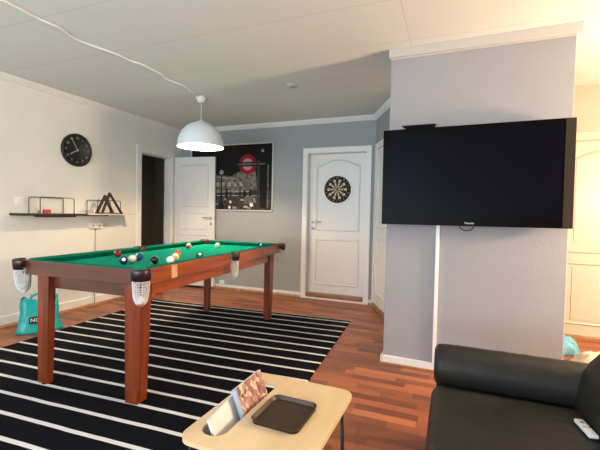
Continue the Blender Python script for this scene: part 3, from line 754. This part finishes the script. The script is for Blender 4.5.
db = tag(empty('dartboard', (2.532, .056, 1.474)), 'round black and cream dartboard hung on the white door', 'dartboard')
T = RX(PI / 2)
m = MB(); m.lathe([(0, .0), (.178, 0), (.178, .022), (.172, .027), (.168, .027), (0, .0265)], 'sisal_black', 60, T=T); m.build('board', db)
m = MB(); yy = -.0275
rings = [(.012, .086, 0), (.086, .096, 1), (.096, .132, 0), (.132, .142, 1)]
for k in range(20):
    a0 = PI / 2 + (k - .5) * PI / 10; a1 = a0 + PI / 10
    for r0, r1, kind in rings:
        mt = ('sisal_black', 'sisal_cream')[k % 2] if kind == 0 else ('dart_red', 'dart_green')[k % 2]
        m.poly([(r0 * math.cos(a0), yy, r0 * math.sin(a0)), (r1 * math.cos(a0), yy, r1 * math.sin(a0)), (r1 * math.cos((a0 + a1) / 2), yy, r1 * math.sin((a0 + a1) / 2)),
                (r1 * math.cos(a1), yy, r1 * math.sin(a1)), (r0 * math.cos(a1), yy, r0 * math.sin(a1))], mt)
m.poly([(.012 * math.cos(-k * PI / 8), yy, .012 * math.sin(-k * PI / 8)) for k in range(16)], 'dart_green')
m.build('scoring_face', db)
order = [20, 5, 12, 9, 14, 11, 8, 16, 7, 19, 3, 17, 2, 15, 10, 6, 13, 4, 18, 1]
for k, nn in enumerate(order):
    a = PI / 2 + k * PI / 10; m = MB(); m.text(str(nn), .024, 'sisal_cream', TR(.156 * math.cos(a), -.0275, .156 * math.sin(a)) @ RX(PI / 2), .0005); m.build('numeral', db)
for x, lbl in ((.635, 'small white socket low on the back wall, nearer the open door'), (.80, 'small white socket low on the back wall, nearer the far table leg')):
    m = MB(); m.box((x - .04, -.030, .068), (x + .04, 0, .125), 'plastic', bev=.006); tag(m.build('low_socket'), lbl, 'socket', 'low sockets on the back wall')

# ------------------------------------------------------------------ television
tv = tag(empty('television', (0, 0, 0)), 'large black flat television mounted on the grey pillar', 'television')
tv.matrix_world = TR(4.053, -1.945, 1.434) @ RY(-.004) @ RZ(PA)
W2, H2 = .598, .348
m = MB(); m.box((-W2, 0, -H2), (W2, .055, H2), 'tv_body', bev=.005); m.build('case', tv)
m = MB()
m.box((-W2 + .050, -.002, -H2 + .050), (W2 - .066, .004, H2 - .035), 'tv_screen'); m.build('screen', tv)
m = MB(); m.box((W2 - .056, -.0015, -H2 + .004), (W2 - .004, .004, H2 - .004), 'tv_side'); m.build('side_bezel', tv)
m = MB(); m.text('Pioneer', .020, 'silver', TR(.005, -.002, -H2 + .020) @ RX(PI / 2), .0006); m.build('logo', tv)
m = MB(); m.box((-.25, .055, -.18), (.25, .095, .18), 'black_metal', bev=.004); m.build('wall_mount', tv)
m = MB(); m.tube([(.045 * math.cos(a) - .012, .03, -H2 - .0 + .034 * math.sin(a)) for a in [PI + PI * k / 12 for k in range(13)]], .0035, 'black_metal', 6); m.build('cable_loop', tv)
sb = MB(); sb.prism([(-.118, .026), (.118, .026), (.108, 0), (-.085, 0)], -.02, .02, 'tv_body', T=RX(PI / 2))
o = sb.build('sensor_bar', None, (3.702, -1.912, 1.7800), (0, 0, PA)); tag(o, 'short black sensor bar on the top left of the television', 'sensor bar')

# ------------------------------------------------------------------ side table with magazines and tray
TZ = .5
sa = -.01
stb = tag(empty('side_table', (3.43, -3.68, 0), .0), 'small birch side table with slotted top and black metal legs', 'side table')
hx0, hx1, hy0, hy1 = 3.268 - 3.43, 3.350 - 3.43, -3.885 + 3.68, -3.498 + 3.68
slot = rrect(hx0, hy0, hx1, hy1, (hx1 - hx0) / 2 - .001)
top = rrect(-.200, -.252, .196, .245, .045)
m = MB(); m.prism(top, TZ - .014, TZ, 'birch', holes=[slot]); to = m.build('tabletop', stb); to.rotation_euler = (0, 0, -.02)
m = MB()
zf = TZ - .020
fr_ = [(-.165, -.215), (.168, -.215), (.168, .212), (-.165, .212)]
P = rrect(-.180, -.228, .178, .224, .03, 4)
m.tube([(x, y, zf) for x, y in P], .006, 'black_metal', 8, closed=True); m.build('under_frame', stb)
for x, y in ((-.172, -.220), (.170, -.220), (.170, .190), (-.172, .200)):
    m = MB(); m.tube([(x, y, zf), (x * 1.02, y * 1.02, .25), (x * 1.03, y * 1.03, .0105 if x < 0 else .0105)], .0065, 'black_metal', 10); m.build('leg', stb)
m = MB()  # felt pouch hanging in the slot: thin walls
o_ = rrect(hx0 - .004, hy0 + .0, hx1 + .040, hy1 - .09, .02, 4); i_ = rrect(hx0 - .001, hy0 + .003, hx1 + .037, hy1 - .093, .018, 4)
m.prism(o_, .33, TZ - .018, 'cloth_bag', holes=[i_]); m.prism(i_, .33, .333, 'cloth_bag')
m.build('magazine_pouch', stb)
def magazine(name, y0, y1, z0, z1, x, th, tilt, matc, spine_y, label, lean=0):
    root = tag(empty(name, (x, (y0 + y1) / 2, z0)), label, 'magazine', 'magazines in the side table slot')
    root.rotation_euler = (lean, tilt, 0)
    h = (y1 - y0) / 2
    m = MB(); m.box((-th / 2 + .0008, -h + .001, .0008), (th / 2 - .0008, h - .001, z1 - z0 - .0008), 'paper'); m.build('pages', root)
    m = MB(); m.box((th / 2 - .0008, -h, 0), (th / 2, h, z1 - z0), matc); m.box((-th / 2, -h, 0), (-th / 2 + .0008, h, z1 - z0), 'paper'); m.build('cover', root)
    if spine_y: 
        m = MB(); m.box((-th / 2 - .0005, -h - .001, 0), (th / 2 + .0008, -h + .010, z1 - z0 + .0005), 'spine'); m.build('spine', root)
    return root
magazine('magazine', -3.850, -3.66, .365, .555, 3.355, .008, -.36, 'paper', False, 'white covered magazine standing at the near end of the table slot', .10)
magazine('magazine', -3.745, -3.567, .345, .590, 3.392, .010, -.38, 'cover', True, 'taller magazine with a brown photo cover and blue spine')
m = MB(); rr_ = rrect(-.094, -.098, .094, .098, .026, 5); ri = rrect(-.086, -.090, .086, .090, .020, 5)
m.prism(rr_, 0, .004, 'tray'); 
def flare(P, s): return [(x * s, y * s) for x, y in P]
b = m.bm; n = len(rr_)
A = [b.verts.new((x * .97, y * .97, .001)) for x, y in rr_]; B = [b.verts.new((x * 1.04, y * 1.04, .022)) for x, y in rr_]
C = [b.verts.new((x * 1.01, y * 1.01, .022)) for x, y in rr_]; D = [b.verts.new((x * .93, y * .93, .0045)) for x, y in rr_]
fs = []
for U, V in ((A, B), (B, C), (C, D)):
    for k in range(n): fs.append(b.faces.new((U[k], U[(k + 1) % n], V[(k + 1) % n], V[k])))
fs.append(b.faces.new(D)); bmesh.ops.recalc_face_normals(b, faces=fs); m._fin(fs, 'tray', False)
o = m.build('serving_tray', None, (3.464, -3.692, TZ + .0004), (0, 0, -.03)); o.scale = (.84, .90, .62); tag(o, 'square dark brown tray with rounded corners on the birch table', 'tray')

# ------------------------------------------------------------------ sofa
sf = tag(empty('sofa', (4.2, -3.9, 0)), 'black leather sofa in the lower right corner', 'sofa')
def soft_box(lo, hi, bev, name, seg=6, puff=.0, T=None, wr=.0, cuts=10):
    m = MB(); m.box(lo, hi, 'sofa', bev=bev, seg=seg, smooth=True)
    if cuts:
        bmesh.ops.subdivide_edges(m.bm, edges=[e for e in m.bm.edges if e.calc_length() > .12], cuts=cuts, use_grid_fill=True)
    c = (Vector(lo) + Vector(hi)) / 2; d = (Vector(hi) - Vector(lo)) / 2
    m.bm.normal_update()
    for v in m.bm.verts:
        q = v.co - c; u = [q[i] / d[i] for i in range(3)]
        if puff:
            v.co.z += puff * (1 - u[0] ** 2) * (1 - u[1] ** 2) * (1 if u[2] > 0 else 0)
        if wr: v.co += v.normal * wr * noise.noise(v.co * 9)
    for f in m.bm.faces: f.smooth = True
    if T is not None: bmesh.ops.transform(m.bm, matrix=T, verts=list(m.bm.verts))
    o = m.build(name, sf); return o
# local = world - (4.2,-3.9,0)
soft_box((-.325, -.98, .06), (.62, 1.02, .23), .03, 'base', 4)
soft_box((-.318, -.96, .215), (.30, .945, .385), .045, 'seat_cushion', 6, .006, None, .004)
# back cushion, leaning outwards
m = MB()
prof = [(.255, .30), (.238, .38), (.246, .47), (.290, .56), (.350, .635), (.435, .700), (.500, .725), (.560, .715), (.600, .66), (.615, .50), (.615, .06), (.35, .06), (.30, .2)]
fs = []; rings = []
ys = [-.96] + [-.94 + k * (1.93 / 40) for k in range(41)] + [1.0]
for i, y in enumerate(ys):
    s_ = .985 if i in (0, len(ys) - 1) else 1
    cxp, czp = .43, .40
    rings.append([m.bm.verts.new((cxp + (x - cxp) * s_ + .004 * noise.noise(Vector((x * 6, y * 6, z * 6))), y, czp + (z - czp) * s_)) for x, z in prof])
for A, B in zip(rings, rings[1:]):
    for k in range(len(prof)): fs.append(m.bm.faces.new((A[k], A[(k + 1) % len(prof)], B[(k + 1) % len(prof)], B[k])))
fs += [m.bm.faces.new(rings[0]), m.bm.faces.new(list(reversed(rings[-1])))]
bmesh.ops.recalc_face_normals(m.bm, faces=fs); m._fin(fs, 'sofa', True); m.build('backrest', sf)
# rolled arm along x at the far end
m = MB(); ring = []; xs = [-.312, -.306, -.295, -.27] + [-.23 + k * .03 for k in range(28)] + [.615, .622]
for i, x in enumerate(xs):
    s_ = {0: .70, 1: .86, 2: .95, 3: .99, len(xs) - 1: .9}.get(i, 1.0)
    R = []
    for k in range(28):
        a = 2 * PI * k / 28
        rr = .098 * s_ * (1 + .012 * noise.noise(Vector((x * 14, math.cos(a) * 1.2, math.sin(a) * 1.2))) + .010 * math.sin(x * 70 + 2 * a) * max(0, math.sin(a)) * (1 if x > -.1 else .2))
        R.append(m.bm.verts.new((x, 1.045 + rr * 1.0 * math.cos(a), .436 + rr * math.sin(a))))
    ring.append(R)
fs = []
for A, B in zip(ring, ring[1:]):
    for k in range(28): fs.append(m.bm.faces.new((A[k], A[(k + 1) % 28], B[(k + 1) % 28], B[k])))
fs += [m.bm.faces.new(ring[0]), m.bm.faces.new(list(reversed(ring[-1])))]
bmesh.ops.recalc_face_normals(m.bm, faces=fs); m._fin(fs, 'sofa', True)
m.box((-.300, .985, .06), (.61, 1.125, .40), 'sofa', bev=.02); m.build('armrest', sf)
for x, y in ((-.26, -.9), (-.26, 1.0), (.55, -.9), (.55, 1.0)):
    m = MB(); m.lathe([(0, 0), (.022, 0), (.028, .062), (0, .062)], 'black_metal', 16, T=TR(x, y, 0)); m.build('leg', sf)
rm = tag(empty('remote_control', (4.414, -3.165, .3925), .0), 'white remote control lying on the black sofa seat', 'remote control')
rm.rotation_euler = (0, .0, math.radians(9)); rm.scale = (.80, .78, .9)
m = MB(); m.box((-.020, -.072, 0), (.020, .072, .016), 'remote', bev=.006, seg=3); m.build('body', rm)
m = MB()
m.lathe([(0, 0), (.009, 0), (.008, .0015), (0, .002)], 'grey_key', 16, T=TR(0, .035, .0158)); m.build('dial', rm)
for k in range(3):
    m = MB(); m.lathe([(0, 0), (.004, 0), (.003, .0015), (0, .002)], 'grey_key', 12, T=TR((k - 1) * .011, -.005, .0158)); m.build('button', rm)

# ------------------------------------------------------------------ teal carrier bag
bg = tag(empty('carrier_bag', (.385, -2.425, 0), math.radians(62)), 'teal plastic carrier bag standing on the floor by the left wall', 'bag')
m = MB(); b = m.bm; NZ, NA = 14, 36; rings = []
for i in range(NZ + 1):
    t = i / NZ; z = .002 + .31 * t
    hw = .185 - .035 * t - .012 * math.sin(PI * t) ; hd = .075 * (1 - t) ** .6 + .018
    R = []
    for k in range(NA):
        a = 2 * PI * k / NA; ca, sa_ = math.cos(a), math.sin(a)
        x = hw * math.copysign(abs(ca) ** .6, ca); y = hd * math.copysign(abs(sa_) ** .8, sa_)
        nn = noise.noise(Vector((x * 16, y * 16, z * 13))) * .010
        zz = z + (.018 * math.sin(3 * a + 1) * t ** 4) - (.025 * (abs(ca) < .5) * t ** 6)
        R.append(b.verts.new((x + nn, y + nn * 1.2, zz)))
    rings.append(R)
fs = []
for A, B in zip(rings, rings[1:]):
    for k in range(NA): fs.append(b.faces.new((A[k], A[(k + 1) % NA], B[(k + 1) % NA], B[k])))
fs.append(b.faces.new(list(reversed(rings[0])))); m._fin(fs, 'teal_bag', True); m.build('bag_body', bg)
m = MB(); m.prism([(.130 * math.cos(a), .018 * math.sin(a)) for a in [2 * PI * k / 20 for k in range(20)]], .270, .276, 'dark'); m.build('bag_contents', bg)
m = MB()
for s_ in (-1, 1):
    m.tube([(-.08, s_ * .012, .295), (-.06, s_ * .014, .335), (-.01, s_ * .008, .350), (.02, -s_ * .004, .335), (.06, s_ * .012, .350), (.09, s_ * .012, .300)], [.006, .010, .008, .012, .009, .006], 'teal_bag', 6)
m.build('bag_handle', bg)
# printed label on the side looking at the camera (local -y)
m = MB(); Tl = TR(.0, -.0, 0)
def bag_front(x, z):
    t = (z - .002) / .31; return -(.075 * (1 - t) ** .6 + .018) - .012
P = rrect(-.092, .085, .070, .150, .012, 3)
m.prism(P, 0, .003, 'clock_face', T=TR(0, -.074, .0) @ Matrix(((1, 0, 0, 0), (0, 0, -1, 0), (0, 1, 0, 0), (0, 0, 0, 1))))
m.text('NORM', .050, 'p_white', TR(-.008, -.0785, .1175) @ RX(PI / 2), .0006)
lo = m.build('printed_label', bg); lo.rotation_euler = (-.08, 0, 0); lo.location = (0, -.024, 0)

# ------------------------------------------------------------------ blankets on the passage floor
def heap(cx, cy, sx, sy, h, matl, name, label, seed):
    m = MB(); N = 34; V = []
    for i in range(N + 1):
        row = []
        for j in range(N + 1):
            u, v = i / N * 2 - 1, j / N * 2 - 1; r = math.sqrt(u * u + v * v) / (1 + .15 * noise.noise(Vector((u * 2, v * 2, seed))))
            q = max(0, 1 - r ** 2.2); z = h * q ** .6 * (1 + .35 * noise.noise(Vector((u * 3 + seed, v * 3, 0))) + .12 * noise.noise(Vector((u * 9, v * 9 + seed, 0))))
            k = 1 if r < 1 else 1 / r
            row.append(m.bm.verts.new((cx + u * sx * k, cy + v * sy * k, .002 + max(0, z))))
        V.append(row)
    fs = [m.bm.faces.new((V[i][j], V[i + 1][j], V[i + 1][j + 1], V[i][j + 1])) for i in range(N) for j in range(N)]
    m._fin(fs, matl, True); bmesh.ops.remove_doubles(m.bm, verts=m.bm.verts, dist=.0001)
    bot = MB
    return tag(m.build(name), label, 'blanket')
heap(4.79, -.86, .24, .20, .13, 'teal_cloth', 'crumpled_blanket', 'crumpled pale teal and white blanket on the floor behind the pillar', 1.3)
heap(5.10, -1.25, .26, .17, .12, 'cream_cloth', 'folded_blanket', 'cream blanket on the floor in front of the passage door', 4.1)

# ------------------------------------------------------------------ lights
def area(name, loc, rot, sx, sy, power, col):
    l = bpy.data.lights.new(name, 'AREA'); l.shape = 'RECTANGLE'; l.size = sx; l.size_y = sy; l.energy = power; l.color = col
    o = bpy.data.objects.new(name, l); COL.objects.link(o); o.location = loc; o.rotation_euler = rot; return o
def point(name, loc, power, col, r, parent=None):
    l = bpy.data.lights.new(name, 'POINT'); l.energy = power; l.color = col; l.shadow_soft_size = r
    o = bpy.data.objects.new(name, l); COL.objects.link(o); o.location = loc
    if parent: o.parent = parent
    return o
area('window_daylight', (1.9, BY + .05, 1.45), (PI / 2, 0, 0), 2.6, 1.5, 100, (.70, .85, 1.0))
area('ceiling_fill', (2.6, BY + .25, .95), (PI / 2 + math.radians(42), 0, 0), 3.6, .9, 125, (.72, .86, 1.0))  # added fill, aimed upwards only to brighten the ceiling
point('passage_lamp_light', (6.05, -2.255, 1.42), 440, (1.0, .74, .49), .12)
point('pendant_light', (0, 0, -.415), 100, (1.0, .72, .44), .035, pl)

w = bpy.data.worlds.new('world'); bpy.context.scene.world = w; w.use_nodes = True
w.node_tree.nodes['Background'].inputs[0].default_value = (.6, .7, .8, 1); w.node_tree.nodes['Background'].inputs[1].default_value = .2

# ------------------------------------------------------------------ camera
cd = bpy.data.cameras.new('camera'); cam = bpy.data.objects.new('camera', cd); COL.objects.link(cam)
c = Vector((3.9403, -4.7892, 1.15135)); r = Vector((.92824308, .37138669, .02089784)); u = Vector((-.03107839, .02144762, .99928681)); f = Vector((-.37067361, .92823054, -.0314507))
cam.matrix_world = Matrix(((r.x, u.x, -f.x, c.x), (r.y, u.y, -f.y, c.y), (r.z, u.z, -f.z, c.z), (0, 0, 0, 1)))
cd.sensor_width = 36; cd.sensor_fit = 'HORIZONTAL'; cd.lens = 377.34 / 600 * 36; cd.clip_start = .05
sc = bpy.context.scene; sc.camera = cam
sc.view_settings.view_transform = 'Standard'; sc.view_settings.look = 'None'; sc.view_settings.exposure = -.38; sc.view_settings.gamma = 1
sc.view_settings.use_curve_mapping = False
